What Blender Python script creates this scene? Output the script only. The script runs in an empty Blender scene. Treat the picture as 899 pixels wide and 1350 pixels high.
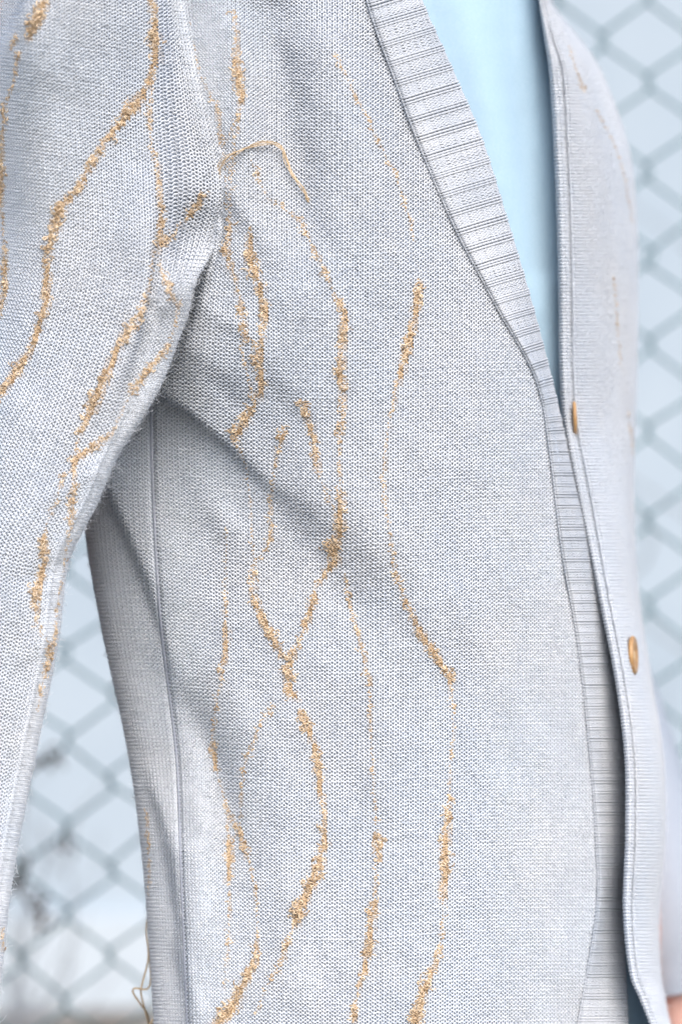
import bpy, math, random
import numpy as np
from mathutils import Vector, Matrix
from mathutils.kdtree import KDTree

rng = np.random.default_rng(7)
random.seed(7)
R = math.radians
scene = bpy.context.scene

# ------------------------------------------------------------------ camera, sky, sun, exposure
DIST = 0.85            # camera to the focused cloth, metres
SC = 0.42 / 1350.0     # metres per photo pixel on the plane y = 0
ZC = 1.15              # camera height
cam_data = bpy.data.cameras.new("camera")
cam = bpy.data.objects.new("camera", cam_data)
scene.collection.objects.link(cam)
cam.location = (0, -DIST, ZC)
cam.rotation_euler = (R(90), 0, 0)
cam_data.sensor_fit = 'VERTICAL'
cam_data.sensor_height = 36.0
cam_data.sensor_width = 24.0
cam_data.lens = 36.0 * DIST / 0.42
cam_data.clip_start = 0.05
cam_data.clip_end = 500
cam_data.dof.use_dof = True
cam_data.dof.focus_distance = DIST - 0.018
cam_data.dof.aperture_fstop = 5.4
scene.camera = cam

SUN_EL, SUN_AZ = 46.0, 16.0       # azimuth measured from the camera's back towards its right
world = bpy.data.worlds.new("World")
scene.world = world
world.use_nodes = True
wn = world.node_tree
wn.nodes.clear()
sky = wn.nodes.new("ShaderNodeTexSky")
sky.sky_type = 'NISHITA'
sky.sun_disc = False
sky.sun_elevation = R(SUN_EL)
sun_vec = Vector((math.sin(R(SUN_AZ)) * math.cos(R(SUN_EL)), -math.cos(R(SUN_AZ)) * math.cos(R(SUN_EL)), math.sin(R(SUN_EL))))
sky.sun_rotation = math.atan2(sun_vec.x, sun_vec.y)
sky.air_density = 1.0
sky.dust_density = 2.4
sky.ozone_density = 1.0
bg = wn.nodes.new("ShaderNodeBackground")
bg.inputs["Strength"].default_value = 0.15
wo = wn.nodes.new("ShaderNodeOutputWorld")
wn.links.new(sky.outputs[0], bg.inputs[0])
wn.links.new(bg.outputs[0], wo.inputs[0])

sun_data = bpy.data.lights.new("sun", 'SUN')
sun_data.energy = 1.0
sun_data.angle = R(45)
sun_data.color = (1.0, 0.95, 0.90)
sun = bpy.data.objects.new("sun", sun_data)
scene.collection.objects.link(sun)
sun.rotation_euler = sun_vec.to_track_quat('Z', 'Y').to_euler()
sun.location = (2, -2, 4)

scene.view_settings.view_transform = 'Standard'
scene.view_settings.look = 'None'
scene.view_settings.exposure = 1.08
scene.view_settings.gamma = 1.0
scene.cycles.use_denoising = True
scene.cycles.max_bounces = 8
scene.cycles.diffuse_bounces = 5

# ------------------------------------------------------------------ helpers
col = scene.collection

def P(px, py, y):
    """photo pixel (899 x 1350) at depth y metres behind the focus plane -> world, arrays ok"""
    k = SC * (DIST + y) / DIST
    return np.stack([(np.asarray(px, float) - 449.5) * k, np.asarray(y, float) + 0 * np.asarray(px, float),
                     ZC - (np.asarray(py, float) - 675.0) * k], -1)

def PV(px, py, y):
    return Vector(P(px, py, y).tolist())

def tag(o, label=None, cat=None, group=None, kind=None):
    if label: o["label"] = label
    if cat: o["category"] = cat
    if group: o["group"] = group
    if kind: o["kind"] = kind
    return o

def empty(name, loc=(0, 0, 0)):
    o = bpy.data.objects.new(name, None)
    col.objects.link(o)
    o.location = loc
    o.empty_display_size = 0.05
    return o

def link(name, me, mat, parent=None, kind=None):
    if mat is not None:
        me.materials.append(mat)
    o = bpy.data.objects.new(name, me)
    col.objects.link(o)
    if parent is not None:
        o.parent = parent
        # the parent's matrix is a pure translation chain: keep world coordinates
        off = Vector((0, 0, 0)); p = parent
        while p is not None:
            off += p.location; p = p.parent
        o.location = -off
    if kind: o["kind"] = kind
    return o

def np_mesh(name, V, F, smooth=True, attrs=None):
    """V (n,3), F (m,k) int with constant k"""
    V = np.ascontiguousarray(V, np.float32); F = np.ascontiguousarray(F, np.int32)
    me = bpy.data.meshes.new(name)
    n, (m, k) = len(V), F.shape
    me.vertices.add(n); me.vertices.foreach_set("co", V.ravel())
    me.loops.add(m * k); me.loops.foreach_set("vertex_index", F.ravel())
    me.polygons.add(m)
    me.polygons.foreach_set("loop_start", np.arange(0, m * k, k, dtype=np.int32))
    me.polygons.foreach_set("loop_total", np.full(m, k, np.int32))
    me.polygons.foreach_set("use_smooth", np.full(m, smooth, bool))
    me.update(calc_edges=True)
    for nm, a in (attrs or {}).items():
        at = me.attributes.new(nm, 'FLOAT', 'POINT')
        at.data.foreach_set("value", np.ascontiguousarray(a, np.float32).ravel())
    return me

def tubes(C, rad, sides=4, caps=False):
    """C (n, m, 3) centre lines of n tubes with m rings; rad scalar, (n,1) or (n,m). returns V,F"""
    n, m, _ = C.shape
    T = np.gradient(C, axis=1)
    T /= np.linalg.norm(T, axis=2, keepdims=True) + 1e-12
    ref = np.array([0.13, -0.95, 0.29])
    A = np.cross(T, ref); A /= np.linalg.norm(A, axis=2, keepdims=True) + 1e-9
    B = np.cross(T, A)
    ang = np.arange(sides) / sides * 2 * np.pi
    rad = np.broadcast_to(np.asarray(rad, float), (n, m))[:, :, None, None]
    V = C[:, :, None, :] + rad * (A[:, :, None, :] * np.cos(ang)[None, None, :, None] + B[:, :, None, :] * np.sin(ang)[None, None, :, None])
    idx = np.arange(n * m * sides).reshape(n, m, sides)
    a = idx[:, :-1, :]; b = idx[:, 1:, :]
    F = np.stack([a, np.roll(a, -1, 2), np.roll(b, -1, 2), b], -1).reshape(-1, 4)
    return V.reshape(-1, 3), F

def polyline_tube(name, pts, rad, mat, parent=None, sides=6, sub=8, kind=None):
    pts = np.asarray(pts, float)
    c = cr_curve(pts, sub)
    r = np.interp(np.linspace(0, 1, len(c)), np.linspace(0, 1, len(np.atleast_1d(rad))), np.atleast_1d(rad)) if np.ndim(rad) else rad
    V, F = tubes(c[None], np.asarray(r)[None] if np.ndim(r) else r, sides)
    return link(name, np_mesh(name, V, F), mat, parent, kind)

def cr_w(t):
    t2, t3 = t * t, t * t * t
    return np.stack([-.5 * t3 + t2 - .5 * t, 1.5 * t3 - 2.5 * t2 + 1, -1.5 * t3 + 2 * t2 + .5 * t, .5 * t3 - .5 * t2], -1)

def cr_curve(pts, sub=8):
    n = len(pts)
    Q = np.vstack([2 * pts[0] - pts[1], pts, 2 * pts[-1] - pts[-2]])
    t = np.linspace(0, n - 1, (n - 1) * sub + 1)
    i = np.minimum(t.astype(int), n - 2); w = cr_w(t - i)
    return sum(w[:, k:k + 1] * Q[i + k] for k in range(4))

def cr_patch(G, u, v):
    """G (rows, cols, c) control grid, u,v arrays (any shape) in index units"""
    G = np.concatenate([2 * G[:1] - G[1:2], G, 2 * G[-1:] - G[-2:-1]], 0)
    G = np.concatenate([2 * G[:, :1] - G[:, 1:2], G, 2 * G[:, -1:] - G[:, -2:-1]], 1)
    nr, nc = G.shape[0] - 2, G.shape[1] - 2
    i = np.clip(np.floor(v).astype(int), 0, nr - 2); j = np.clip(np.floor(u).astype(int), 0, nc - 2)
    wi, wj = cr_w(v - i), cr_w(u - j)
    out = 0
    for a in range(4):
        for b in range(4):
            out = out + (wi[..., a] * wj[..., b])[..., None] * G[i + a, j + b]
    return out

def seg_dist(px, py, poly):
    """distance to a polyline, signed (+ = above / right of it, in image terms), and parameter 0..n-1"""
    best = np.full(px.shape, 1e9); sg = np.zeros(px.shape); par = np.zeros(px.shape)
    for k in range(len(poly) - 1):
        ax, ay = poly[k][:2]; bx, by = poly[k + 1][:2]
        dx, dy = bx - ax, by - ay
        L2 = dx * dx + dy * dy
        t = np.clip(((px - ax) * dx + (py - ay) * dy) / L2, 0, 1)
        ex, ey = px - ax - t * dx, py - ay - t * dy
        d = np.hypot(ex, ey)
        s = np.sign(dx * ey - dy * ex)
        m = d < best
        best = np.where(m, d, best); sg = np.where(m, -s, sg); par = np.where(m, k + t, par)
    return best, sg, par

def ridge(poly, amp, w):
    """soft ridge (amp > 0 towards the viewer) or valley along a polyline, mm"""
    def f(px, py):
        d, s, t = seg_dist(px, py, poly)
        a = np.interp(t, np.arange(len(poly)), amp) if np.ndim(amp) else amp
        return a * np.exp(-(d / w) ** 2)
    return f

def step(poly, amp, w, decay, side=1):
    """fold edge: the + side of the line stands proud by amp mm over w px, easing off over decay px"""
    def f(px, py):
        d, s, t = seg_dist(px, py, poly)
        a = np.interp(t, np.arange(len(poly)), amp) if np.ndim(amp) else amp
        sd = d * s * side
        w_ = np.interp(t, np.arange(len(poly)), w) if np.ndim(w) else w
        return a * (0.5 + 0.5 * np.tanh(sd / w_)) * np.exp(-(np.maximum(sd, 0) / decay) ** 2)
    return f

def smooth_noise(seed, n=26):
    r = np.random.default_rng(seed)
    ws = [(r.normal(0, 1 / 85.), r.normal(0, 1 / 150.), r.uniform(0, 6.28), r.uniform(.4, 1)) for _ in range(n)]
    def f(px, py):
        return sum(a * np.sin(2 * np.pi * (kx * px + ky * py) * .8 + p) for kx, ky, p, a in ws) / math.sqrt(n)
    return f

class Patch:
    """smooth cloth surface: control grid (px, py, depth mm) + folds, sampled densely"""
    def __init__(s, G, folds=(), res=(10, 12), noise=0.0, seed=1):
        G = np.array(G, float)
        s.nr, s.nc = G.shape[:2]
        s.U = np.linspace(0, s.nc - 1, (s.nc - 1) * res[0] * 4 + 1)
        s.Vv = np.linspace(0, s.nr - 1, (s.nr - 1) * res[1] * 4 + 1)
        uu, vv = np.meshgrid(s.U, s.Vv)
        g = cr_patch(G, uu, vv)
        px, py, y = g[..., 0], g[..., 1], g[..., 2]
        d = np.zeros_like(px)
        for f in folds: d = d + f(px, py)
        if noise: d = d + noise * smooth_noise(seed)(px, py) + .22 * noise * smooth_noise(seed + 50)(px * 2.9, py * 2.9)
        s.px, s.py = px, py
        s.y = (y - d) / 1000.0
        s.X = P(px, py, s.y)
        s.X0 = P(px, py, y / 1000.0)
        du = np.gradient(s.X, axis=1); dv = np.gradient(s.X, axis=0)
        N = np.cross(du, dv)
        s.N = N / (np.linalg.norm(N, axis=2, keepdims=True) + 1e-12)
        if s.N[..., 1].mean() > 0: s.N = -s.N; s.flip = True
        else: s.flip = False
    def lut(s, A, u, v):
        fu = np.clip(u / (s.nc - 1), 0, 1) * (len(s.U) - 1); fv = np.clip(v / (s.nr - 1), 0, 1) * (len(s.Vv) - 1)
        j = np.minimum(fu.astype(int), len(s.U) - 2); i = np.minimum(fv.astype(int), len(s.Vv) - 2)
        a = fu - j; b = fv - i
        if A.ndim == 3: a = a[..., None]; b = b[..., None]
        return (A[i, j] * (1 - a) + A[i, j + 1] * a) * (1 - b) + (A[i + 1, j] * (1 - a) + A[i + 1, j + 1] * a) * b
    def base(s, name, mat, parent, off=0.0008, mask=None, u0=None, u1=None):
        X = s.X - s.N * off
        n, m = s.px.shape
        idx = np.arange(n * m).reshape(n, m)
        F = np.stack([idx[:-1, :-1], idx[1:, :-1], idx[1:, 1:], idx[:-1, 1:]], -1)
        keep = np.ones((n - 1, m - 1), bool)
        if mask is not None:
            M = mask(s.px, s.py)
            keep &= M[:-1, :-1] & M[1:, :-1] & M[1:, 1:] & M[:-1, 1:]
        uc = (s.U[:-1] + s.U[1:]) / 2
        if u0 is not None: keep &= (uc > u0)[None]
        if u1 is not None: keep &= (uc < u1)[None]
        F = F[keep]
        used = np.unique(F); rem = np.zeros(n * m, int); rem[used] = np.arange(len(used))
        return link(name, np_mesh(name, X.reshape(-1, 3)[used], rem[F]), mat, parent)
    def grid(s, cp, rp, rrow, rcol):
        """stitch columns (u values) and rows (v values) at equal cloth spacing, measured on one reference row / column"""
        r = np.argmin(abs(s.Vv - rrow)); c = np.argmin(abs(s.U - rcol))
        L = np.concatenate([[0], np.cumsum(np.linalg.norm(np.diff(s.X0[r], axis=0), axis=1))])
        us = np.interp(np.arange(0, L[-1], cp), L, s.U)
        L = np.concatenate([[0], np.cumsum(np.linalg.norm(np.diff(s.X0[:, c], axis=0), axis=1))])
        vs = np.interp(np.arange(0, L[-1], rp), L, s.Vv)
        return us, vs

TAN = {}     # polylines that tint stitches
def tan_amount(px, py, veins):
    out = np.zeros(px.shape)
    for v in veins:
        v = np.asarray(v, float)
        lo = v[:, :2].min(0) - 25; hi = v[:, :2].max(0) + 25
        m = (px > lo[0]) & (px < hi[0]) & (py > lo[1]) & (py < hi[1])
        if not m.any(): continue
        d, _, t = seg_dist(px[m], py[m], v)
        w = np.interp(t, np.arange(len(v)), v[:, 2])
        out[m] = np.maximum(out[m], np.clip(1.25 - d / (w * 1.0), 0, 1) * np.clip(w / 6, .5, 1))
    return out

def stitches(name, patch, us, vs, mat, parent, mask=None, veins=(), rad=0.000412, amp=0.80, wob=0.08, dep=0.00030, segs=7, sides=4, jit=0.02, u0=None, u1=None):
    """purl-side loops: every stitch one short sinuous piece of yarn lying on the patch"""
    nu, nv = len(us), len(vs)
    jj, ii = np.meshgrid(np.arange(nu - 2), np.arange(1, nv - 1))
    jj = jj.ravel(); ii = ii.ravel()
    uc = np.interp(jj + .5, np.arange(nu), us); vc = np.interp(ii, np.arange(nv), vs)
    keep = np.ones(len(jj), bool)
    pxc = patch.lut(patch.px, uc, vc); pyc = patch.lut(patch.py, uc, vc)
    if mask is not None: keep &= mask(pxc, pyc)
    keep &= (pyc > -70) & (pyc < 1420) & (pxc > -60) & (pxc < 960)
    if u0 is not None: keep &= uc > u0
    if u1 is not None: keep &= uc < u1
    jj, ii = jj[keep], ii[keep]
    n = len(jj)
    t = np.linspace(-0.02, 1.02, segs + 1)[None]
    # per-row and per-stitch irregularity, shared along a row so that neighbours still meet
    rowj = rng.normal(0, jit, nv)[ii][:, None]
    aj = (1 + rng.normal(0, .09, (n, 1)))
    s = t + wob * np.sin(4 * np.pi * t)
    ucoord = jj[:, None] + s + rng.normal(0, .02, (n, 1))
    vcoord = ii[:, None] + rowj + amp * aj * np.cos(2 * np.pi * t) * 0.5 + rng.normal(0, .025, (n, 1))
    u = np.interp(ucoord, np.arange(nu), us); v = np.interp(vcoord, np.arange(nv), vs)
    C = patch.lut(patch.X, u, v) + patch.lut(patch.N, u, v) * (dep * np.cos(4 * np.pi * t) * aj)[..., None]
    ten = smooth_noise(77)(pxc[keep] * 1.6, pyc[keep] * 1.6)[:, None]
    rr = rad * (1 + .09 * ten) * (1 + rng.normal(0, .07, (n, 1))) * (1 + 0 * t)
    V, F = tubes(C, rr, sides)
    ta = tan_amount(patch.lut(patch.px, u[:, segs // 2], v[:, segs // 2]), patch.lut(patch.py, u[:, segs // 2], v[:, segs // 2]), veins)
    ta = np.clip(ta * 1.0 - rng.uniform(0, .75, n) * (ta < .98), 0, 1) 
    tint = np.repeat(ta, (segs + 1) * sides)
    var = np.repeat(np.clip(rng.normal(.5, .14, n) + rowj[:, 0] * .8, 0, 1), (segs + 1) * sides)
    me = np_mesh(name, V, F, True, {"tan": tint, "var": var})
    return link(name, me, mat, parent, "stuff")

def fuzz(name, patch, n, mat, parent, mask=None, u0=0, u1=99):
    """stray fibres standing off the knit"""
    u = rng.uniform(max(0, u0), min(patch.nc - 1, u1), n * 2); v = rng.uniform(0, patch.nr - 1, n * 2)
    px, py = patch.lut(patch.px, u, v), patch.lut(patch.py, u, v)
    k = (px > -40) & (px < 940) & (py > -40) & (py < 1400)
    if mask is not None: k &= mask(px, py)
    u, v = u[k][:n], v[k][:n]; n = len(u)
    X, N = patch.lut(patch.X, u, v), patch.lut(patch.N, u, v)
    d = rng.normal(0, 1, (n, 3)); d -= (d * N).sum(1, keepdims=True) * N * .7
    d /= np.linalg.norm(d, axis=1, keepdims=True)
    e = rng.normal(0, .5, (n, 3))
    ln = rng.uniform(.0008, .0028, (n, 1, 1)); t = np.linspace(0, 1, 5)[None, :, None]
    C = X[:, None] + N[:, None] * (.0003 + .0009 * np.sin(np.pi * t * .8)) + (d[:, None] * t + e[:, None] * t * t) * ln
    V, F = tubes(C, rng.uniform(.00003, .00007, (n, 1)), 3)
    va = np.repeat(rng.uniform(.3, 1, n), 15)
    return link(name, np_mesh(name, V, F, True, {"tan": va * 0, "var": va}), mat, parent, "stuff")

class Lookup:
    """nearest visible cloth sample for a photo pixel"""
    def __init__(s, patches):
        px, py, X, N = [], [], [], []
        for p, mask in patches:
            view = P(p.px, p.py, p.y) - np.array([0, -DIST, ZC]); view /= np.linalg.norm(view, axis=2, keepdims=True)
            m = ((p.N * view).sum(2) < -0.03)
            if mask is not None: m &= mask(p.px, p.py)
            px.append(p.px[m]); py.append(p.py[m]); X.append(p.X[m]); N.append(p.N[m])
        s.px = np.concatenate(px); s.py = np.concatenate(py); s.X = np.concatenate(X); s.N = np.concatenate(N)
        s.kd = KDTree(len(s.px))
        for i, (a, b) in enumerate(zip(s.px.tolist(), s.py.tolist())): s.kd.insert((a, b, 0), i)
        s.kd.balance()
    def at(s, a, b):
        co, i, d = s.kd.find((a, b, 0))
        X = s.X[i] + np.array([(a - s.px[i]) * SC, 0, -(b - s.py[i]) * SC])
        return X, s.N[i]

def slub(name, vein, look, mat, parent, dens=1.0):
    """one line of tan boucle yarn: many small curled loops standing on the cloth"""
    v = np.asarray(vein, float)
    L = np.concatenate([[0], np.cumsum(np.hypot(*np.diff(v[:, :2], axis=0).T))])
    if L[-1] < 1: return
    v[:, 2] *= .88
    Cs, rads = [], []
    pos = 0.0
    kx, ky = [0.0], [random.uniform(.3, 1)]
    lx = np.arange(0, L[-1] + 30, 9.0); ly = np.array([random.gauss(0, .38) for _ in lx])
    while kx[-1] < L[-1] + 10:
        kx.append(kx[-1] + random.uniform(4, 16)); ky.append(random.choice([0, 0, .2, .5, .9, 1, 1.2]))
    while pos < L[-1]:
        w = np.interp(pos, L, v[:, 2])
        x = np.interp(pos, L, v[:, 0]); y = np.interp(pos, L, v[:, 1])
        clump = float(np.interp(pos, kx, ky))
        pos += random.uniform(.5, 1.5) * 3.6 / max(w, 2) / dens
        if random.random() > (0.16 + 0.72 * clump): continue
        if w < 3.2 and random.random() < .45: continue
        w *= 0.62 + .45 * clump
        ox, oy = random.gauss(0, w * .42) + w * float(np.interp(pos, lx, ly)), random.gauss(0, 1.8)
        Xc, Nn = look.at(x + ox, y + oy)
        Nn = Vector(Nn.tolist()); a = Nn.orthogonal().normalized(); b = Nn.cross(a)
        th = random.uniform(0, 6.28)
        lift = random.uniform(.0001, .00045) * (0.5 + w * .13) * (0.5 + .7 * clump)
        hs = random.uniform(.00026, .00052) * (.7 + .05 * w)
        big = random.random() < .28
        turn = random.choice([-1, 1]) * (random.uniform(.7, 1.15) if big else random.uniform(.15, .8))
        if big: lift *= 2.2; hs *= 1.15
        p = Vector(Xc.tolist()); pts = []
        for k in range(9):
            f = k / 8
            pts.append((p + Nn * (-.0002 + .0001 * math.sin(k * 1.7 + th) + (lift + .0003) * math.sin(math.pi * f)))[:])
            th += turn * random.uniform(.4, 1.3)
            p = p + (a * math.cos(th) + b * math.sin(th)) * hs
        Cs.append(pts); rads.append(random.uniform(.0002, .0003) if big else random.uniform(.00014, .00025))
    if not Cs: return
    n = len(Cs)
    V, F = tubes(np.array(Cs), np.array(rads)[:, None], 4)
    var = np.repeat(np.clip(rng.normal(.58, .25, n), 0, 1), 9 * 4)
    # the carrier thread that dips in and out of the knit along the line
    m = max(6, int(L[-1] / 1.6)); q = np.linspace(0, L[-1], m)
    car = []
    for k, d_ in enumerate(q):
        x = np.interp(d_, L, v[:, 0]) + random.gauss(0, 1.0); y = np.interp(d_, L, v[:, 1])
        Xc, Nn = look.at(x, y)
        car.append(Xc + Nn * (-.00008 + .0005 * math.sin(k * 1.35 + .6 * math.sin(k * .37))))
    V2, F2 = tubes(np.array(car)[None], .00024 if v[:, 2].max() > 2 else .00018, 4)
    V, F, var = np.concatenate([V, V2]), np.concatenate([F, F2 + len(V)]), np.concatenate([var, np.full(len(V2), .4)])
    return link(name, np_mesh(name, V, F, True, {"var": var}), mat, parent, "stuff")

# ------------------------------------------------------------------ materials
def new_mat(name):
    m = bpy.data.materials.new(name); m.use_nodes = True
    nt = m.node_tree; b = nt.nodes["Principled BSDF"]
    return m, nt, b

def mixc(nt, fac, a, b):
    n = nt.nodes.new("ShaderNodeMix"); n.data_type = 'RGBA'
    for i, x in ((0, fac), (6, a), (7, b)):
        if isinstance(x, (int, float)): n.inputs[i].default_value = x
        elif isinstance(x, tuple): n.inputs[i].default_value = (*x, 1) if len(x) == 3 else x
        else: nt.links.new(x, n.inputs[i])
    return n.outputs[2]

def noise_n(nt, scale, detail=4, coord='Object', rough=.55):
    tc = nt.nodes.new("ShaderNodeTexCoord"); n = nt.nodes.new("ShaderNodeTexNoise")
    n.inputs["Scale"].default_value = scale; n.inputs["Detail"].default_value = detail; n.inputs["Roughness"].default_value = rough
    nt.links.new(tc.outputs[coord], n.inputs["Vector"])
    return n.outputs["Fac"]

def attr(nt, name):
    a = nt.nodes.new("ShaderNodeAttribute"); a.attribute_name = name
    return a.outputs["Fac"]

def ramp(nt, fac, stops):
    r = nt.nodes.new("ShaderNodeValToRGB")
    e = r.color_ramp.elements
    e[0].position, e[0].color = stops[0][0], (*stops[0][1], 1)
    e[1].position, e[1].color = stops[1][0], (*stops[1][1], 1)
    for p, c in stops[2:]:
        x = e.new(p); x.color = (*c, 1)
    nt.links.new(fac, r.inputs[0])
    return r.outputs[0]

def bump(nt, b, h, strength=.3, dist=.0005):
    n = nt.nodes.new("ShaderNodeBump"); n.inputs["Strength"].default_value = strength; n.inputs["Distance"].default_value = dist
    nt.links.new(h, n.inputs["Height"]); nt.links.new(n.outputs[0], b.inputs["Normal"])

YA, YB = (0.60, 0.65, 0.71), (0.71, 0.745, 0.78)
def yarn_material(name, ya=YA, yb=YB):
    m, nt, b = new_mat(name)
    c = mixc(nt, attr(nt, "var"), ya, yb)
    big = noise_n(nt, 14, 3)
    c = mixc(nt, ramp(nt, big, [(.35, (0, 0, 0)), (.7, (.6, .6, .6))]), c, (0.72, 0.715, 0.71))
    fib = noise_n(nt, 2600, 2)
    c = mixc(nt, ramp(nt, fib, [(.3, (0, 0, 0)), (.75, (.35, .35, .35))]), c, (0.50, 0.53, 0.60))
    tanc = mixc(nt, attr(nt, "var"), (0.46, 0.31, 0.17), (0.66, 0.50, 0.33))
    c = mixc(nt, attr(nt, "tan"), c, tanc)
    nt.links.new(c, b.inputs["Base Color"])
    b.inputs["Roughness"].default_value = .95
    b.inputs["Specular IOR Level"].default_value = .12
    b.inputs["Sheen Weight"].default_value = .12
    b.inputs["Sheen Roughness"].default_value = .6
    bump(nt, b, fib, .4, .0002)
    return m
M_YARN = yarn_material("pale lilac grey cotton yarn")
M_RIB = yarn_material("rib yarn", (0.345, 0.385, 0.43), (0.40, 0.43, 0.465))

def simple(name, ca, cb, scale, rough=.9, spec=.15, bstr=0, bdist=.001, detail=4, sheen=0):
    m, nt, b = new_mat(name)
    f = noise_n(nt, scale, detail)
    nt.links.new(ramp(nt, f, [(.3, ca), (.7, cb)]), b.inputs["Base Color"])
    b.inputs["Roughness"].default_value = rough
    b.inputs["Specular IOR Level"].default_value = spec
    b.inputs["Sheen Weight"].default_value = sheen
    if bstr: bump(nt, b, f, bstr, bdist)
    return m
M_BACK = simple("knit underside", (0.40, 0.44, 0.51), (0.46, 0.50, 0.56), 900, 1, .05)
M_SHIRT = simple("pale aqua jersey", (0.37, 0.525, 0.63), (0.41, 0.555, 0.66), 900, .9, .1, .15, .0003)
m, nt, b = new_mat("tan boucle yarn")
nt.links.new(mixc(nt, attr(nt, "var"), (0.34, 0.215, 0.11), (0.80, 0.64, 0.45)), b.inputs["Base Color"])
b.inputs["Roughness"].default_value = .8; b.inputs["Specular IOR Level"].default_value = .2
M_TAN = m
M_THREAD = simple("loose tan thread", (0.50, 0.37, 0.22), (0.66, 0.52, 0.36), 300, .7, .25)
M_WOOD = simple("pale wood button", (0.34, 0.18, 0.07), (0.50, 0.30, 0.13), 300, .35, .5, .2, .0003)
M_WIRE = simple("green plastic coated wire", (0.025, 0.105, 0.115), (0.04, 0.135, 0.145), 60, .5, .4)
M_VINE = simple("dry vine", (0.05, 0.04, 0.035), (0.11, 0.09, 0.07), 90, .9)
M_LEAF = simple("leaf", (0.07, 0.12, 0.04), (0.14, 0.2, 0.06), 60, .6)
M_EARTH = simple("earth", (0.12, 0.105, 0.09), (0.26, 0.24, 0.21), 7, 1, .05, .6, .03, 8)
M_WALL = simple("pale painted wall", (0.325, 0.39, 0.445), (0.41, 0.47, 0.515), 1.6, .9, .2, .2, .002, 6)
M_PLINTH = simple("whitewashed plinth", (0.44, 0.49, 0.53), (0.50, 0.55, 0.58), 2.5, .9, .2, .2, .002, 6)
M_SKIN, nt, b = new_mat("skin")
nt.links.new(ramp(nt, noise_n(nt, 90, 4), [(.3, (0.62, 0.34, 0.27)), (.7, (0.72, 0.45, 0.36))]), b.inputs["Base Color"])
b.inputs["Roughness"].default_value = .5; b.inputs["Subsurface Weight"].default_value = .15; b.inputs["Subsurface Scale"].default_value = .005
M_TROUSER = simple("dark trousers", (0.05, 0.06, 0.08), (0.08, 0.09, 0.11), 400, .95, .1)

# ------------------------------------------------------------------ setting
def box(name, lo, hi, mat, parent=None, bev=0):
    lo, hi = np.array(lo, float), np.array(hi, float)
    V = np.array([[(lo, hi)[(i >> k) & 1][k] for k in range(3)] for i in range(8)])
    F = np.array([[0, 2, 3, 1], [4, 5, 7, 6], [0, 1, 5, 4], [2, 6, 7, 3], [0, 4, 6, 2], [1, 3, 7, 5]])
    o = link(name, np_mesh(name, V, F, False), mat, parent)
    if bev:
        md = o.modifiers.new("bevel", 'BEVEL'); md.width = bev; md.segments = 2
    return o

ng = 90
gx, gy = np.meshgrid(np.linspace(-1, 1, ng), np.linspace(-1, 1, ng))
gx = np.sign(gx) * abs(gx) ** 3 * 200; gy = np.sign(gy) * abs(gy) ** 3 * 200 + 2
gz = -np.abs(.015 * np.sin(gx * 2.1 + gy) + .015 * np.sin(gy * 3.3 - gx * 1.2))
gid = np.arange(ng * ng).reshape(ng, ng)
gF = np.stack([gid[:-1, :-1], gid[:-1, 1:], gid[1:, 1:], gid[1:, :-1]], -1).reshape(-1, 4)
ground = link("ground", np_mesh("ground", np.stack([gx, gy, gz], -1).reshape(-1, 3), gF), M_EARTH)
tag(ground, "bare brown grey earth ground under the fence", "ground", kind="structure")

WALL_Y = 4.05
wall = empty("wall", (0, WALL_Y, 0))
tag(wall, "plain pale blue grey wall far behind the wire fence", "wall")
box("wall_face", (-14, WALL_Y, .20), (14, WALL_Y + .3, 5.5), M_WALL, wall)
box("plinth", (-14, WALL_Y - .03, -.1), (14, WALL_Y + .33, .20), M_PLINTH, wall)
box("coping", (-14, WALL_Y - .05, 5.5), (14, WALL_Y + .35, 5.6), M_PLINTH, wall)

# ---- chain link fence: zigzag wires, hooked into their neighbours
FY = 0.78
fence = empty("wire_fence", (0, FY, 0))
tag(fence, "green plastic coated chain link fence behind the person", "fence")
kf = SC * (DIST + FY) / DIST
HW, HH = 59.0 * kf, 57.5 * kf          # half diamond
x_ref = P(117, 1147, FY)[0]; z_ref = P(117, 1147, FY)[2]
nz0 = int(z_ref / HH) - 1; nz1 = int((1.95 - z_ref) / HH)
for k in range(-16, 24):
    x0 = x_ref + k * HW
    bx, bz = random.gauss(0, .002), random.gauss(0, .002)
    if abs(x0) > 1.05: continue
    pts = []
    for q in range(-nz0, nz1 + 1):
        for f in (-.10, .10):
            sgn = 1 if (q + k) % 2 == 0 else -1
            pts.append((x0 + bx * math.sin(q * .9 + k) + sgn * (HW / 2 + .0016) + random.gauss(0, .0012), FY + sgn * f / .10 * .0022, z_ref + (q + f) * HH + bz + random.gauss(0, .0012)))
    c = np.array(pts)
    V, F = tubes(c[None], .00125, 6)
    link("wire", np_mesh("wire", V, F), M_WIRE, fence)
for xp in (-1.1, 1.1):
    a = np.linspace(0, 1, 8)
    c = np.stack([np.full(8, xp), np.full(8, FY + .03), a * 2.05 - .02], -1)
    V, F = tubes(c[None], .024, 14)
    link("post", np_mesh("post", V, F), M_WIRE, fence)
for zp in (.06, 1.02 + .93):
    c = np.stack([np.linspace(-1.1, 1.1, 8), np.full(8, FY + .006), np.full(8, zp)], -1)
    V, F = tubes(c[None], .0022, 6)
    link("tension_wire", np_mesh("tension_wire", V, F), M_WIRE, fence)

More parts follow.
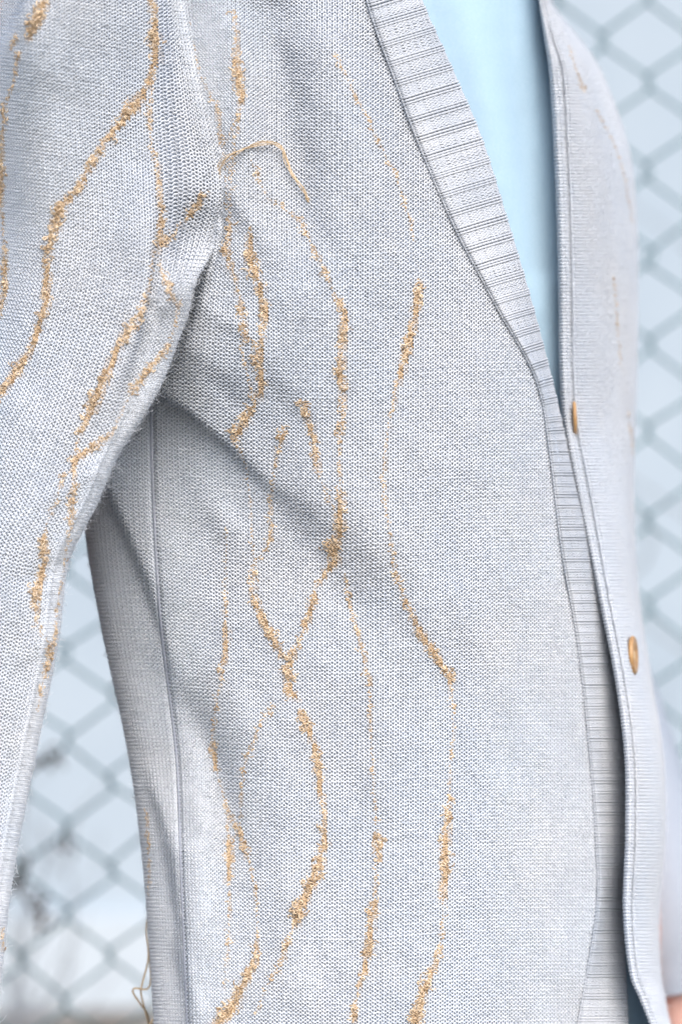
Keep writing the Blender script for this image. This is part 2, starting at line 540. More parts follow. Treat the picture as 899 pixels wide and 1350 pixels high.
# ---- bits of dry vine caught in the fence
def vine(label, spots, seed, leaf=None):
    r = random.Random(seed)
    base = P(spots[0][0], spots[0][1], FY - .006)
    root = empty("dry_vine", base.tolist())
    tag(root, label, "vine", "dry vine caught in the fence")
    for (px, py, n, rad) in spots:
        c0 = P(px, py, FY - .006)
        Cs = []
        for k in range(n):
            p = c0 + np.array([r.gauss(0, rad), r.gauss(0, .003), r.gauss(0, rad)]); d = np.array([r.gauss(0, 1), r.gauss(0, .3), r.gauss(0, 1)]); pts = [p]
            for q in range(7):
                d = d + np.array([r.gauss(0, .6), r.gauss(0, .2), r.gauss(0, .6)]); d /= np.linalg.norm(d)
                pts.append(pts[-1] + d * rad * .6)
            Cs.append(pts)
        V, F = tubes(np.array(Cs), .0011, 5)
        link("stem", np_mesh("stem", V, F), M_VINE, root)
vine("dark tangle of dry vine on the fence left of the hanging threads", [(57, 1200, 12, .004), (20, 1165, 10, .005)], 3)
vine("thin dry vine on the fence high between sleeve and body", [(68, 998, 8, .004), (78, 1108, 4, .004)], 5)

M_TWIG = simple("bare twig bark", (0.20, 0.21, 0.22), (0.30, 0.31, 0.32), 60, .95)
def shrub(label, px, y, h, seed, n):
    r = random.Random(seed)
    x0 = P(px, 675, y)[0]
    root = empty("bare_shrub", (x0, y, 0)); tag(root, label, "shrub", "bare shrubs behind the fence")
    for q in range(n):
        p = np.array([x0 + r.gauss(0, .05), y + r.gauss(0, .05), -.03]); d = np.array([r.gauss(0, .22), r.gauss(0, .22), 1.0])
        hh = h * r.uniform(.6, 1.05); pts = [p]
        for k in range(9):
            d = d + np.array([r.gauss(0, .14), r.gauss(0, .14), .05]); d /= np.linalg.norm(d)
            pts.append(pts[-1] + d * hh / 9)
        pts = np.array(pts); Cs = [pts]; Rs = [np.linspace(.006, .0015, 10)]
        for b_ in range(5):
            k = r.randint(3, 8); dd = np.array([r.gauss(0, .8), r.gauss(0, .8), .6]); sp = [pts[k]]
            for m_ in range(9):
                dd = dd + np.array([r.gauss(0, .2), r.gauss(0, .2), .08]); dd /= np.linalg.norm(dd); sp.append(sp[-1] + dd * hh * .028)
            Cs.append(np.array(sp)); Rs.append(np.linspace(.0028, .001, 10))
        V, F = tubes(np.array(Cs), np.array(Rs), 5)
        link("branch", np_mesh("branch", V, F), M_TWIG, root)
shrub("grey bare twiggy shrub behind the fence, left between sleeve and body", 75, 2.3, 1.15, 4, 9)
shrub("grey bare twiggy shrub behind the fence, at the right edge", 905, 2.5, 1.75, 8, 7)

# ------------------------------------------------------------------ slub lines (px, py, half width px)
BODY_V = [
 [(310,15,4),(312,60,5),(310,85,7),(318,120,7),(316,150,3),(300,185,2)],
 [(250,35,4),(258,70,3),(262,95,3)],
 [(286,140,4),(290,160,5),(292,185,3)],
 [(330,300,4),(328,335,9),(340,370,9),(350,410,7),(345,440,4),(340,480,8),(346,505,8),(335,535,4),(318,560,9),(310,580,7)],
 [(303,295,4),(298,330,7),(308,360,5),(316,390,4),(322,430,5),(325,447,5),(318,455,3)],
 [(395,290,3),(420,340,4),(440,385,4),(453,410,6),(450,460,6),(448,500,6),(452,540,5),(447,590,3),(447,625,2)],
 [(450,650,6),(447,690,9),(440,740,10),(430,752,8),(418,772,4),(405,815,7),(395,845,3),(378,880,8),(380,910,11),(390,918,6)],
 [(396,938,5),(403,952,8),(415,985,6),(420,1030,7),(427,1080,4),(428,1110,7),(415,1150,9),(398,1190,9),(388,1215,8)],
 [(400,530,6),(408,560,7),(415,590,4),(418,620,8)],
 [(375,565,5),(368,590,4),(362,615,3)],
 [(552,372,6),(546,410,7),(540,450,7),(527,490,7),(520,520,4),(512,560,3),(507,600,3),(505,640,3)],
 [(440,70,2),(465,120,2),(490,170,2.5),(520,230,2.5),(538,280,2.5),(545,315,3)],
 [(520,755,4),(530,780,5),(545,815,6),(560,845,7),(575,865,7),(592,890,7),(595,915,2)],
 [(596,980,4),(594,1000,3)],
 [(592,1048,5),(590,1080,4),(586,1110,9),(585,1140,8),(582,1178,8),(584,1190,5)],
 [(583,1228,4),(575,1260,4),(563,1290,8),(550,1330,9),(545,1356,7)],
 [(335,745,4),(333,785,6),(348,820,7),(363,845,7),(372,868,4)],
 [(455,755,3),(460,795,3),(480,870,4),(486,902,5)],
 [(297,770,2),(298,795,3),(298,845,7),(293,880,4),(292,892,3)],
 [(360,930,4),(345,950,3),(330,985,4),(320,1015,4)],
 [(280,980,6),(285,1012,6)],
 [(298,1060,3),(317,1100,6),(330,1140,3),(338,1175,3)],
 [(302,1108,7),(303,1140,8),(302,1158,8)],
 [(497,1100,7),(498,1132,6)],
 [(492,1190,8),(488,1225,6),(485,1250,8),(480,1275,7),(472,1300,4),(466,1345,5)],
 [(380,1240,5),(372,1265,4),(358,1290,2)],
 [(340,1225,3),(335,1270,7),(318,1300,8),(305,1330,12),(288,1345,9),(278,1356,7)],
 [(302,1235,4),(301,1250,4)],
 [(360,690,5),(354,718,4)],
]
SLEEVE_V = [
 [(64,-15,6),(50,25,9),(40,48,7)],
 [(26,68,4),(22,90,4),(15,120,3),(8,150,3)],
 [(21,52,5),(16,60,4)],
 [(6,135,4),(4,170,5),(3,210,6),(2,260,6),(5,300,3),(8,340,6),(7,380,6),(2,420,3)],
 [(197,-15,5),(203,40,9),(203,75,9),(199,97,4),(187,125,11),(175,142,9),(155,165,6),(140,180,6),(125,205,5),(110,235,6),(100,250,6),(82,268,10),(72,300,9),(62,335,4),(62,365,8),(60,400,8),(48,440,6),(38,465,9),(20,495,9),(5,515,6)],
 [(195,150,3),(200,190,3),(208,225,4),(212,270,6),(212,300,6),(208,320,10),(225,312,8)],
 [(243,290,4),(255,275,8),(270,255,4)],
 [(203,330,4),(199,370,3),(190,400,4),(184,420,5),(165,440,6),(150,470,9),(138,500,8),(125,530,9),(115,550,6),(105,570,4)],
 [(213,358,3),(224,385,6),(235,405,5)],
 [(220,455,5),(212,465,5),(197,485,5),(185,500,6),(172,520,5)],
 [(148,570,4),(130,585,5),(112,595,6),(98,608,6),(97,640,4),(96,690,4),(90,705,4)],
 [(85,625,4),(75,660,3)],
 [(58,705,6),(58,740,7),(52,770,7),(47,787,6),(48,820,3)],
 [(66,845,5),(64,862,6)],
 [(76,795,3),(73,830,3),(67,865,5),(55,905,3),(50,940,2)],
 [(3,1225,4),(2,1252,4)],
]
def links(lines):
    return [[(x, y, 1.7) for x, y in l] for l in lines]
BODY_V += links([[(318,455),(328,500),(335,535)], [(316,150),(306,220),(303,295)], [(447,625),(450,650)], [(310,580),(325,615),(330,660),(335,745)],
 [(418,620),(432,655),(447,690)], [(362,615),(358,660),(354,718),(335,745)], [(505,640),(512,700),(520,755)], [(595,915),(597,950),(596,980)], [(594,1000),(592,1048)],
 [(584,1190),(583,1228)], [(486,902),(490,1000),(497,1100)], [(498,1132),(492,1190)], [(292,892),(284,940),(280,980)], [(285,1012),(298,1060),(302,1108)],
 [(302,1158),(302,1235),(296,1300)], [(388,1215),(380,1240)], [(358,1290),(335,1340)], [(338,1175),(340,1225)], [(320,1015),(318,1060),(317,1100)],
 [(262,95),(275,120),(286,140)], [(292,185),(298,240),(303,295)], [(460,795),(472,830),(480,870)], [(300,700),(297,770)], [(330,210),(352,260),(395,290)]])
SLEEVE_V += links([[(235,405),(230,430),(220,455)], [(172,520),(160,545),(148,570)], [(75,660),(65,685),(58,705)], [(48,820),(60,840)], [(105,570),(98,608)],
 [(90,705),(84,750),(76,795)], [(225,312),(243,290)], [(208,325),(213,358)], [(5,515),(-10,560)], [(203,100),(196,150)]])
FRONT_V = [
 [(748,60,2),(767,118,5)],
 [(785,145,2),(808,188,3),(822,232,3),(832,290,2)],
 [(808,365,2),(812,430,3),(818,485,3)],
 [(826,540,2),(830,567,4),(833,598,3)],
]
BACK_V = [[(194,1070,3),(197,1130,3),(198,1180,2)]]

# ------------------------------------------------------------------ cardigan
cardigan = empty("cardigan", P(480, 1500, .08).tolist())
tag(cardigan, "pale lilac grey knitted cardigan with tan slub lines and ribbed front band", "cardigan")

# ---- torso wrap: columns back, left outline, side seam, ..., under the front band
rows = [
 # py    B0             B1           B2           B3          B4          B5         B6         B7
 (-140, (240, 120), (180, 34), (235, -12), (330, -22), (450, -20), (600, 4), (720, 26), (840, 60)),
 (0, (240, 120), (170, 34), (240, -16), (330, -27), (450, -27), (600, -1), (720, 22), (840, 58)),
 (150, (230, 120), (150, 34), (245, -20), (330, -31), (450, -33), (600, -7), (720, 18), (840, 55)),
 (300, (215, 120), (130, 34), (240, -12), (330, -28), (450, -35), (600, -12), (720, 14), (840, 52)),
 (440, (205, 120), (120, 36), (208, -3), (330, -23), (450, -32), (600, -15), (720, 12), (840, 50)),
 (560, (195, 120), (114, 40), (201, 11), (330, -12), (450, -26), (600, -16), (720, 11), (840, 50)),
 (690, (185, 120), (112, 42), (205, 11), (330, -10), (450, -20), (600, -14), (720, 10), (840, 48)),
 (830, (200, 120), (134, 42), (214, 11), (330, -9), (450, -16), (600, -10), (720, 10), (840, 46)),
 (1000, (225, 120), (170, 40), (234, 11), (330, -7), (450, -14), (600, -8), (720, 10), (840, 44)),
 (1150, (240, 120), (190, 36), (240, 9), (330, -6), (450, -13), (600, -8), (720, 10), (840, 44)),
 (1350, (255, 120), (204, 34), (248, 7), (335, -7), (450, -12), (600, -7), (720, 12), (840, 46)),
 (1480, (262, 120), (210, 34), (252, 7), (338, -7), (450, -12), (600, -7), (720, 12), (840, 46)),
]
G = []
for r in rows:
    line = []
    for (px, y) in r[1:]:
        # knitted rows dip gently towards the middle of the panel
        dip = 16 * math.exp(-((px - 430) / 150.0) ** 2) + max(0, (px - 430)) * 0.01
        line.append((px, r[0] + dip - 8, y))
    G.append(line)
body_folds = [
 step([(196, 508), (250, 545), (300, 588), (352, 640), (420, 684), (472, 728), (530, 790)], [11, 10, 8, 5.5, 4.5, 3.5, 0], [3, 3, 4, 9, 18, 26, 30], 190, 1),
 ridge([(430, 640), (500, 715), (560, 800), (600, 900)], [2, 4, 4, 0], 55),
 ridge([(400, 735), (470, 790), (520, 870)], [-2, -3, 0], 50),
 step([(136, 640), (165, 700), (194, 769), (215, 840), (226, 890), (232, 960)], [8, 8, 7.5, 6, 4, 0], 5, 70, 1),
 step([(186, 1000), (206, 1060), (225, 1130), (236, 1210), (244, 1300), (252, 1400)], [0, 6, 9, 9, 7, 5], 6, 60, 1),
 ridge([(235, 900), (262, 950), (285, 1010), (303, 1080), (312, 1160)], [0, -3.5, -5, -3.5, 0], 20),
 ridge([(300, 880), (318, 960), (335, 1050)], [2, 3, 0], 30),
 ridge([(262, 1050), (265, 1130), (262, 1220)], [1, 2, 1], 22),
 ridge([(284, 285), (266, 345), (252, 395), (232, 450), (205, 512)], [0, -5, -8, -4, -2], 10),
 ridge([(262, 398), (300, 422), (350, 450)], [.7, .9, 0], 11),
 ridge([(238, 445), (290, 482), (352, 520)], [.7, 1.1, 0], 15),
 ridge([(250, 480), (310, 530), (372, 575)], [0, -.8, 0], 12),
 ridge([(300, 250), (340, 300), (365, 360)], [1.5, 1.5, 0], 14),
 ridge([(560, 700), (600, 780), (625, 870)], [0, 1.6, 0], 18),
 ridge([(250, 620), (300, 700), (330, 790)], [0, 1.8, 0], 20),
 ridge([(215, 1180), (235, 1250), (262, 1330)], [0, 1.5, 1], 10),
 ridge([(289, 245), (296, 300), (285, 346), (270, 380)], [-1, -1.8, -1.8, 0], 3.5),
 ridge([(201, 525), (203, 690), (214, 830), (234, 1000), (240, 1150), (248, 1350)], -1.8, 3.5),
 ridge([(308, 40), (318, 140), (322, 260), (322, 380)], [3.5, 3.5, 2, 0], 22),
 ridge([(352, 20), (372, 140), (395, 260), (410, 380)], [-6, -9, -7, 0], 34),
 ridge([(440, 60), (475, 180), (510, 330), (520, 450)], [4.5, 5, 3, 0], 38),
 ridge([(500, 60), (535, 200), (560, 330), (600, 480)], [-1.5, -2, -1.5, 0], 20),
 ridge([(640, 480), (668, 640), (690, 820)], [1.5, 2, 0], 30),
 ridge([(450, 950), (470, 1100), (455, 1260)], [-1.5, -2.5, -1], 50),
 ridge([(530, 1000), (545, 1150), (530, 1350)], [2, 2.5, 2], 50),
 ridge([(360, 960), (360, 1120), (385, 1300)], [2, 2, 2], 45),
]
body = Patch(G, body_folds, (14, 18), .55, 3)

ARM = [(240, -150), (240, 0), (265, 130), (289, 235), (272, 312), (254, 369), (243, 413), (228, 446), (204, 515)]
army = np.array(ARM, float)
NECK_L = np.array([(452,-150),(487,0),(522,100),(560,200),(603,300),(655,400),(708,500),(727,600),(742,720),(764,850),(780,1000),(788,1120),(788,1200),(768,1330),(752,1430),(748,1500)], float)
NECK_R = np.array([(512,-150),(547,0),(588,100),(630,200),(663,300),(695,400),(724,490),(748,600),(776,720),(802,850),(819,1000),(824,1120),(819,1200),(824,1330),(826,1430),(826,1500)], float)
def panel_mask(slackL=6, slackR=4):
    def f(px, py):
        left = np.where(py < 515, np.interp(py, army[:, 1], army[:, 0]) - slackL - 8, -1e3)
        right = np.interp(py, NECK_L[:, 1], NECK_L[:, 0]) + slackR
        return (px > left) & (px < right)
    return f
U_SEAM = 2.0
us, vs = body.grid(0.00205, 0.00152, 8.0, 4.0)
front = body.base("front_panel", M_BACK, cardigan, mask=panel_mask(12, 12), u0=U_SEAM)
stitches("knit_stitch", body, us, vs, M_YARN, front, mask=panel_mask(4, 3), veins=BODY_V, u0=U_SEAM + .01)
def back_mask(px, py): return py > 440
back = body.base("back_panel", M_BACK, cardigan, mask=back_mask, u1=U_SEAM)
stitches("knit_stitch", body, us, vs, M_YARN, back, mask=back_mask, veins=BACK_V, u1=U_SEAM - .02, u0=.35)

look_body = Lookup([(body, panel_mask(0, 0))])
for v in BODY_V: slub("slub_yarn", v, look_body, M_TAN, front)
look_back = Lookup([(body, lambda a, b: (b > 440))])
for v in BACK_V: slub("slub_yarn", v, look_back, M_TAN, back)

fuzz("stray_fibre", body, 9000, M_YARN, front, panel_mask(0, 0), U_SEAM)
fuzz("stray_fibre", body, 1500, M_YARN, back, back_mask, 0, U_SEAM)
# side seam cord
def seam_cord(name, pts, parent, r=.0006, lift=.0003):
    pts = np.asarray(pts); n = len(pts)
    o = polyline_tube(name, pts, r, M_YARNP, parent, 6, 3)
    return o
M_YARNP = simple("seam yarn", (0.40, 0.43, 0.50), (0.48, 0.50, 0.56), 1200, .95, .1, .4, .0003)
vv = np.linspace(4.3, 10.8, 220)
sx = body.lut(body.X, np.full(220, U_SEAM), vv) + body.lut(body.N, np.full(220, U_SEAM), vv) * .0001
seam_cord("side_seam", sx, front, .0007)

# ---- right sleeve (left in the picture)
def srow(py, s4, y4, s5, s6, s7, left=(-90, -180, -262), ly=(0, 16, 75), py_slope=.15):
    px4 = s4
    cols = [(px4 - 190, y4 + 135), (px4 + left[2], y4 + ly[2]), (px4 + left[1], y4 + ly[1]), (px4 + left[0], y4 + ly[0]), (px4, y4), s5, s6, s7, (s7[0] - 14, s7[1] + 46)]
    return [(a, py + (a - px4) * py_slope if a < px4 else py + (a - px4) * .06, d) for a, d in cols]
def flush(px, py, lift):
    return look_body.at(px, py)[0][1] * 1000 - lift
SG = []
for (py, s4, s5, s6, off, s7) in [
 (-140, 190, 222, 236, 1.2, None), (0, 197, 224, 243, 1.2, None), (130, 197, 238, 267, 1.2, None), (240, 201, 250, 290, 1.2, None),
 (312, 203, 240, 274, 2.5, None), (372, 198, 228, 252, -36, (255, -24)), (420, 188, 214, 240, -36, (243, -26)), (515, 160, 183, 203, -36, (205, -26)),
 (600, 125, 139, 151, -37, (153, -27)), (665, 98, 112, 123, -38, (125, -28)), (740, 60, 75, 87, -38, (89, -28)), (850, 46, 60, 72, -37, (74, -28)),
 (1000, 16, 30, 42, -36, (44, -27)), (1150, -12, 3, 14, -35, (16, -26)), (1300, -28, -13, -3, -35, (-1, -25)), (1450, -40, -25, -15, -35, (-13, -25))]:
    y4 = np.interp(py, [-140, 0, 240, 420, 700, 1000, 1450], [-34, -42, -48, -49, -49, -46, -44])
    if s7 is None:
        d6 = flush(s6, max(py, -100), off); d5 = d6 * .85 + y4 * .15 + 1.5; s7 = (s6 + 13, d6 + 7)
    else:
        d6 = y4 + 5 + (4 if 360 < py < 430 else 0); d5 = y4 + 1.3; s7 = (s6 + 2.5, d6 + 12)
    SG.append(srow(py, s4, y4, (s5, d5), (s6, d6), s7))
sleeve_folds = [
 ridge([(120, 620), (80, 650), (30, 665)], [1.8, 1.5, 0], 14),
 ridge([(90, 740), (50, 760), (0, 770)], [-1.6, -1.6, 0], 14),
 ridge([(74, 830), (40, 860), (0, 880)], [1.6, 1.6, 0], 16),
 step([(70, -80), (30, 0), (0, 58), (-60, 170), (-150, 340)], [32, 32, 30, 20, 5], 5, 120, 1),
 ridge([(120, 560), (140, 520), (165, 470), (188, 420)], [0, 2, 2.5, 2], 12),
 step([(214, 215), (207, 300), (201, 350), (193, 405), (176, 465), (157, 530), (140, 600)], [0, 3.5, 5, 5, 4, 3, 0], [7, 4, 3, 3, 4, 6, 8], 70, -1),
 ridge([(100, 60), (80, 200), (60, 380)], [3, 4, 3], 60),
 ridge([(150, 200), (130, 330), (100, 460)], [-2, -3, -2], 40),
 ridge([(30, 540), (40, 680), (20, 800)], [2, 3, 2], 40),
 ridge([(232, 300), (228, 350), (215, 400)], [2, 3, 2], 12),
]
slv = Patch(SG, sleeve_folds, (12, 16), .5, 9)
us2, vs2 = slv.grid(0.00205, 0.00150, 5.0, 4.0)
sleeve = slv.base("sleeve", M_BACK, cardigan)
stitches("knit_stitch", slv, us2, vs2, M_YARN, sleeve, veins=SLEEVE_V, u1=7.6)
look_slv = Lookup([(slv, None)])
for v in SLEEVE_V: slub("slub_yarn", v, look_slv, M_TAN, sleeve)

fuzz("stray_fibre", slv, 6000, M_YARN, sleeve, None, 1, 7.5)
# ---- ribbed band of the right front
npts = 15
kk = np.linspace(0, 1, len(NECK_L))
NBG = []
for i, (l, r) in enumerate(zip(NECK_L, NECK_R)):
    py = l[1]
    # depth of the front panel at the seam
    vrow = np.interp(py, [q[0] for q in rows], np.arange(len(rows)))
    j = np.argmin(abs(body.px[int(vrow / (body.nr - 1) * (len(body.Vv) - 1))] - l[0]))
    d0 = body.y[int(vrow / (body.nr - 1) * (len(body.Vv) - 1)), j] * 1000
    wpx = r[0] - l[0]
    run = max(0, 24.0 ** 2 - (wpx * .318) ** 2) ** .5      # the band is a real 24 mm wide
    slope = 0.30 if py < 520 else 0
    dy = -slope * wpx      # ribs climb to the right near the neck
    d1 = d0 + (run if py > 550 else np.interp(py, [-150, 300, 450, 550], [12, 14, 16, run]))
    NBG.append([(l[0] - 3, py, d0 + 1.0), (l[0] + 1, py, d0 - 2.6), (l[0] + wpx * .33, py + dy * .33, d0 * .67 + d1 * .33 - 3.6), (l[0] + wpx * .67, py + dy * .67, d0 * .33 + d1 * .67 - 3.6),
                (l[0] + wpx, py + dy, d1 - 2.0), (l[0] + wpx + .5, py + dy, d1 + .6), (l[0] + wpx - 6, py + dy, d1 + 2.2)])
class Band(Patch): pass
band = Patch(NBG, (), (8, 30), 0, 1)
def band_rib(patch, name, parent, period, raised, lift, u0, u1, v0, v1, mat, rcol, strands=2, rad=.00042):
    """rib wales: cords of yarn laid side by side across a band, raised in groups"""
    c = np.argmin(abs(patch.U - rcol))
    L = np.concatenate([[0], np.cumsum(np.linalg.norm(np.diff(patch.X[:, c], axis=0), axis=1))])
    pitch = period
    vsr = np.interp(np.arange(0, L[-1], pitch), L, patch.Vv)
    idx = np.arange(len(vsr))
    vsr = vsr + np.gradient(vsr) * .12 * np.sin(np.arange(len(vsr)) * .9 + 2 * np.sin(np.arange(len(vsr)) * .13))
    m = (vsr > v0) & (vsr < v1)
    vsr, idx = vsr[m], idx[m]
    groupw = np.where(vsr < 6.6, raised, 4)
    ph = idx % groupw
    up = np.where(ph < groupw // 2, 1.0, 0.0)
    K = 44
    uu = np.linspace(u0, u1, K)
    Cs, rr, var = [], [], []
    for s_ in range(strands):
        osc = (1 if s_ else -1)
        U_ = np.broadcast_to(uu, (len(vsr), K))
        if s_ == 1: sel = up < .5
        else: sel = np.ones(len(vsr), bool)
        wig = osc * .22 * np.sign(np.sin(np.arange(K) * 1.9 + s_))[None] * (1 - up[:, None])
        dv = np.gradient(vsr)[:, None]
        Vv_ = vsr[:, None] + dv * (osc * .24 * (1 - up[:, None]) + wig * .5 + rng.normal(0, .04, (len(vsr), 1)))
        C = patch.lut(patch.X, U_, Vv_) + patch.lut(patch.N, U_, Vv_) * (lift * up[:, None] * np.interp(vsr, [5, 8], [1, .55])[:, None] + .00018 * np.cos(np.arange(K) * 2.6 + s_ * 1.5)[None])[..., None]
        Cs.append(C[sel]); rr.append((np.where(up[:, None] > .5, rad * 1.38, rad * 1.05) * np.ones((len(vsr), K)) * (1 + .1 * np.cos(np.arange(K) * 2.6)[None]))[sel])
    C = np.concatenate(Cs); r_ = np.concatenate(rr)
    V, F = tubes(C, r_, 4)
    n = len(C)
    va = np.repeat(np.clip(rng.normal(.55, .2, n), 0, 1), K * 4)
    return link(name, np_mesh(name, V, F, True, {"tan": va * 0, "var": va}), mat, parent, "stuff")
M_RIBBACK = simple("rib underside", (0.37, 0.405, 0.455), (0.41, 0.445, 0.485), 900, 1, .05)
nb = band.base("button_band", M_RIBBACK, cardigan, off=.00025)
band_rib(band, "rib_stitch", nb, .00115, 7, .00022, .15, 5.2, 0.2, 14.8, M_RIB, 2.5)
# linking seam: small chain stitches along the panel edge
def chain(name, C, N, parent, mat, step_=.0016, r=.00034, wid=.0006):
    L = np.concatenate([[0], np.cumsum(np.linalg.norm(np.diff(C, axis=0), axis=1))])
    s_ = np.arange(0, L[-1], step_)
    at_ = lambda A, q: np.stack([np.interp(q, L, A[:, i]) for i in range(3)], -1)
    t = np.linspace(0, 1, 7)
    q = s_[:, None] + t[None] * step_ * 1.25
    C0 = at_(C, q.ravel()).reshape(*q.shape, 3); N0 = at_(N, q.ravel()).reshape(*q.shape, 3)
    T = np.gradient(C0, axis=1); T /= np.linalg.norm(T, axis=2, keepdims=True) + 1e-12
    B = np.cross(N0, T)
    allC = []
    for sg in (1, -1):
        allC.append(C0 + B * (sg * wid * np.sin(np.pi * t))[None, :, None] + N0 * (.0003 * np.sin(np.pi * t))[None, :, None])
    CC = np.concatenate(allC)
    V, F = tubes(CC, r, 4)
    va = np.repeat(np.clip(rng.normal(.4, .2, len(CC)), 0, 1), 7 * 4)
    return link(name, np_mesh(name, V, F, True, {"tan": va * 0, "var": va}), mat, parent, "stuff")
vv = np.linspace(.3, 14.7, 900)
chain("linking_stitch", band.lut(band.X, np.full(900, .62), vv) + .0003 * band.lut(band.N, np.full(900, .62), vv), band.lut(band.N, np.full(900, .62), vv), nb, M_RIB)

# ---- left front with its rolled edge (right in the picture)
LE = np.array([(-150, 690), (-60, 704), (0, 711), (100, 725), (200, 731), (300, 735), (400, 737), (480, 738), (560, 743), (660, 762), (780, 788), (900, 812), (1000, 824), (1100, 825), (1200, 822), (1240, 823), (1280, 830), (1310, 841), (1350, 857), (1430, 885), (1500, 900)], float)
SI = np.array([(-150, 694), (-60, 708), (-20, 716), (0, 724), (30, 748), (60, 768), (110, 800), (160, 820), (200, 828), (300, 838), (400, 839), (500, 838), (600, 834), (700, 834), (780, 840), (850, 850), (950, 866), (1050, 880), (1120, 874), (1200, 867), (1280, 869), (1310, 874), (1350, 882), (1430, 908), (1500, 922)], float)
LFG = []
for py in [-150, -60, 0, 50, 100, 200, 300, 400, 480, 560, 660, 780, 900, 1000, 1100, 1200, 1280, 1315, 1350, 1430, 1500]:
    l = np.interp(py, LE[:, 0], LE[:, 1]); r = np.interp(py, SI[:, 0], SI[:, 1])
    w = max(r - l, 4)
    k = min(1, w / 70)
    d = np.interp(py, [-150, 400, 700, 1000, 1500], [40, 38, 33, 24, 22])
    e = np.interp(py, [-150, 500, 900, 1500], [1, 1, .78, .7])
    z = lambda a: l + a * k
    q = lambda a: z(22) + (r - z(22)) * a
    LFG.append([(z(14), py, d + 14), (z(4), py, d + 9), (z(0), py, d + 4), (z(4.5), py, d - 1.5), (z(10), py, d), (z(14), py, d + 5), (z(18), py, d + 4), (z(24), py, d + 7),
                (q(.38), py, d + 34 * e), (q(.72), py, d + 62 * e), (q(.93), py, d + 92 * e), (q(1.0), py, d + 120 * e), (q(.85), py, d + 170), (q(.2), py, d + 215)])
lf = Patch(LFG, [ridge([(775, 200), (790, 420), (780, 560)], [0, 1.5, 0], 14), ridge([(800, 640), (812, 780), (850, 930)], [0, 2, 1], 14)], (8, 12), .5, 21)
us3, vs3 = lf.grid(0.0021, 0.00150, 10, 8.0)
lfo = lf.base("front_panel", M_BACK, cardigan)
stitches("knit_stitch", lf, us3, vs3, M_YARN, lfo, veins=FRONT_V, u0=.6, u1=11.8, rad=.00036, amp=.9, dep=.00042)
look_lf = Lookup([(lf, None)])
for v in FRONT_V: slub("slub_yarn", v, look_lf, M_TAN, lfo, .8)
vv = np.linspace(.2, 19.8, 900)
fuzz("stray_fibre", lf, 3000, M_YARN, lfo, None, 3.5, 11)
chain("edge_stitch", lf.lut(lf.X, np.full(900, 5.0), vv), lf.lut(lf.N, np.full(900, 5.0), vv), lfo, M_RIB, .0018, .0004, .0006)

# ---- wooden buttons
def button(px, py, nrm, diam, roll, thick=1.0):
    X, _ = look_lf.at(px, py)
    n = Vector(nrm).normalized()
    t = Vector((0, 0, 1)); t = (t - n * t.dot(n)).normalized()
    t = Matrix.Rotation(R(roll), 3, n) @ t
    bb = n.cross(t)
    M = Matrix((t, bb, n)).transposed()
    prof = [(0, .0011), (.0028, .0012), (.0045, .0015), (.0058, .0022), (.0068, .0023), (.0075, .0018), (.0077, .0010), (.0070, .0002), (0, 0)]
    sc = diam / .0154
    S = 40; V = []; F = []
    for (r_, h) in prof:
        for k in range(S):
            a = 2 * math.pi * k / S
            V.append(M @ Vector((r_ * sc * math.cos(a), r_ * sc * math.sin(a), h * sc * thick)))
    V = np.array([list(x) for x in V]); c = Vector(X.tolist()) + n * -.0003
    V += np.array(c[:])
    for i in range(len(prof) - 1):
        for k in range(S):
            F.append((i * S + k, i * S + (k + 1) % S, (i + 1) * S + (k + 1) % S, (i + 1) * S + k))
    o = link("button", np_mesh("button", V, np.array(F)), M_WOOD, cardigan)
    Cs = []
    for a in (45, 135):
        for s_ in (0,):
            d = M @ Vector((math.cos(R(a)), math.sin(R(a)), 0))
            pts = [c + d * (f * .0022) + n * (.0012 + .0006 * (1 - f * f)) for f in np.linspace(-1, 1, 7)]
            Cs.append([p[:] for p in pts])
    V, F = tubes(np.array(Cs), .0004, 6)
    link("thread", np_mesh("thread", V, F), M_THREAD, o)
    return o
button(755, 552, (.997, -.07, .03), .0150, 0, .75)
button(831, 864, (.955, -.27, .05), .0172, 0)

# ---- loose threads
def loose(name, pts, lifts, look, rad, n, spread, parent):
    Cs = []
    for k in range(n):
        q = []
        for (x, y), lf_ in zip(pts, lifts):
            X, N_ = look.at(x + random.gauss(0, spread), y + random.gauss(0, spread))
            q.append(X + N_ * (lf_ + random.uniform(0, .0004)))
        Cs.append(cr_curve(np.array(q), 8))
    V, F = tubes(np.array(Cs), rad, 6)
    return link(name, np_mesh(name, V, F), M_THREAD, parent)
loose("loose_thread", [(290, 236), (293, 220), (310, 203), (340, 191), (365, 196), (375, 212), (386, 232), (402, 248), (407, 266)],
      [.0005, .0015, .0025, .003, .003, .0025, .0022, .002, .0008], look_body, .00015, 6, 1.7, front)
ht = empty("hanging_thread_tuft", (0, 0, 0))
def hang(pts, y, rad):
    c = np.array([P(a, b_, y + dy) for a, b_, dy in pts])
    return polyline_tube("loose_thread", c, rad, M_THREAD, back, 6, 6)
bpy.data.objects.remove(ht)
hang([(197, 1200, .02), (193, 1226, .006), (196, 1262, 0), (188, 1296, -.003), (186, 1308, -.003), (191, 1330, 0), (195, 1345, .004), (200, 1362, .01)], .05, .0004)
hang([(199, 1255, .01), (198, 1270, .002), (199, 1292, -.002), (194, 1304, -.004), (178, 1303, -.004), (176, 1309, -.003), (186, 1324, 0), (194, 1335, .004), (198, 1350, .012)], .05, .0004)
hang([(214, 1318, .004), (210, 1326, -.006), (207, 1336, -.008), (200, 1348, -.008), (188, 1366, -.005), (184, 1390, 0)], .045, .0006)

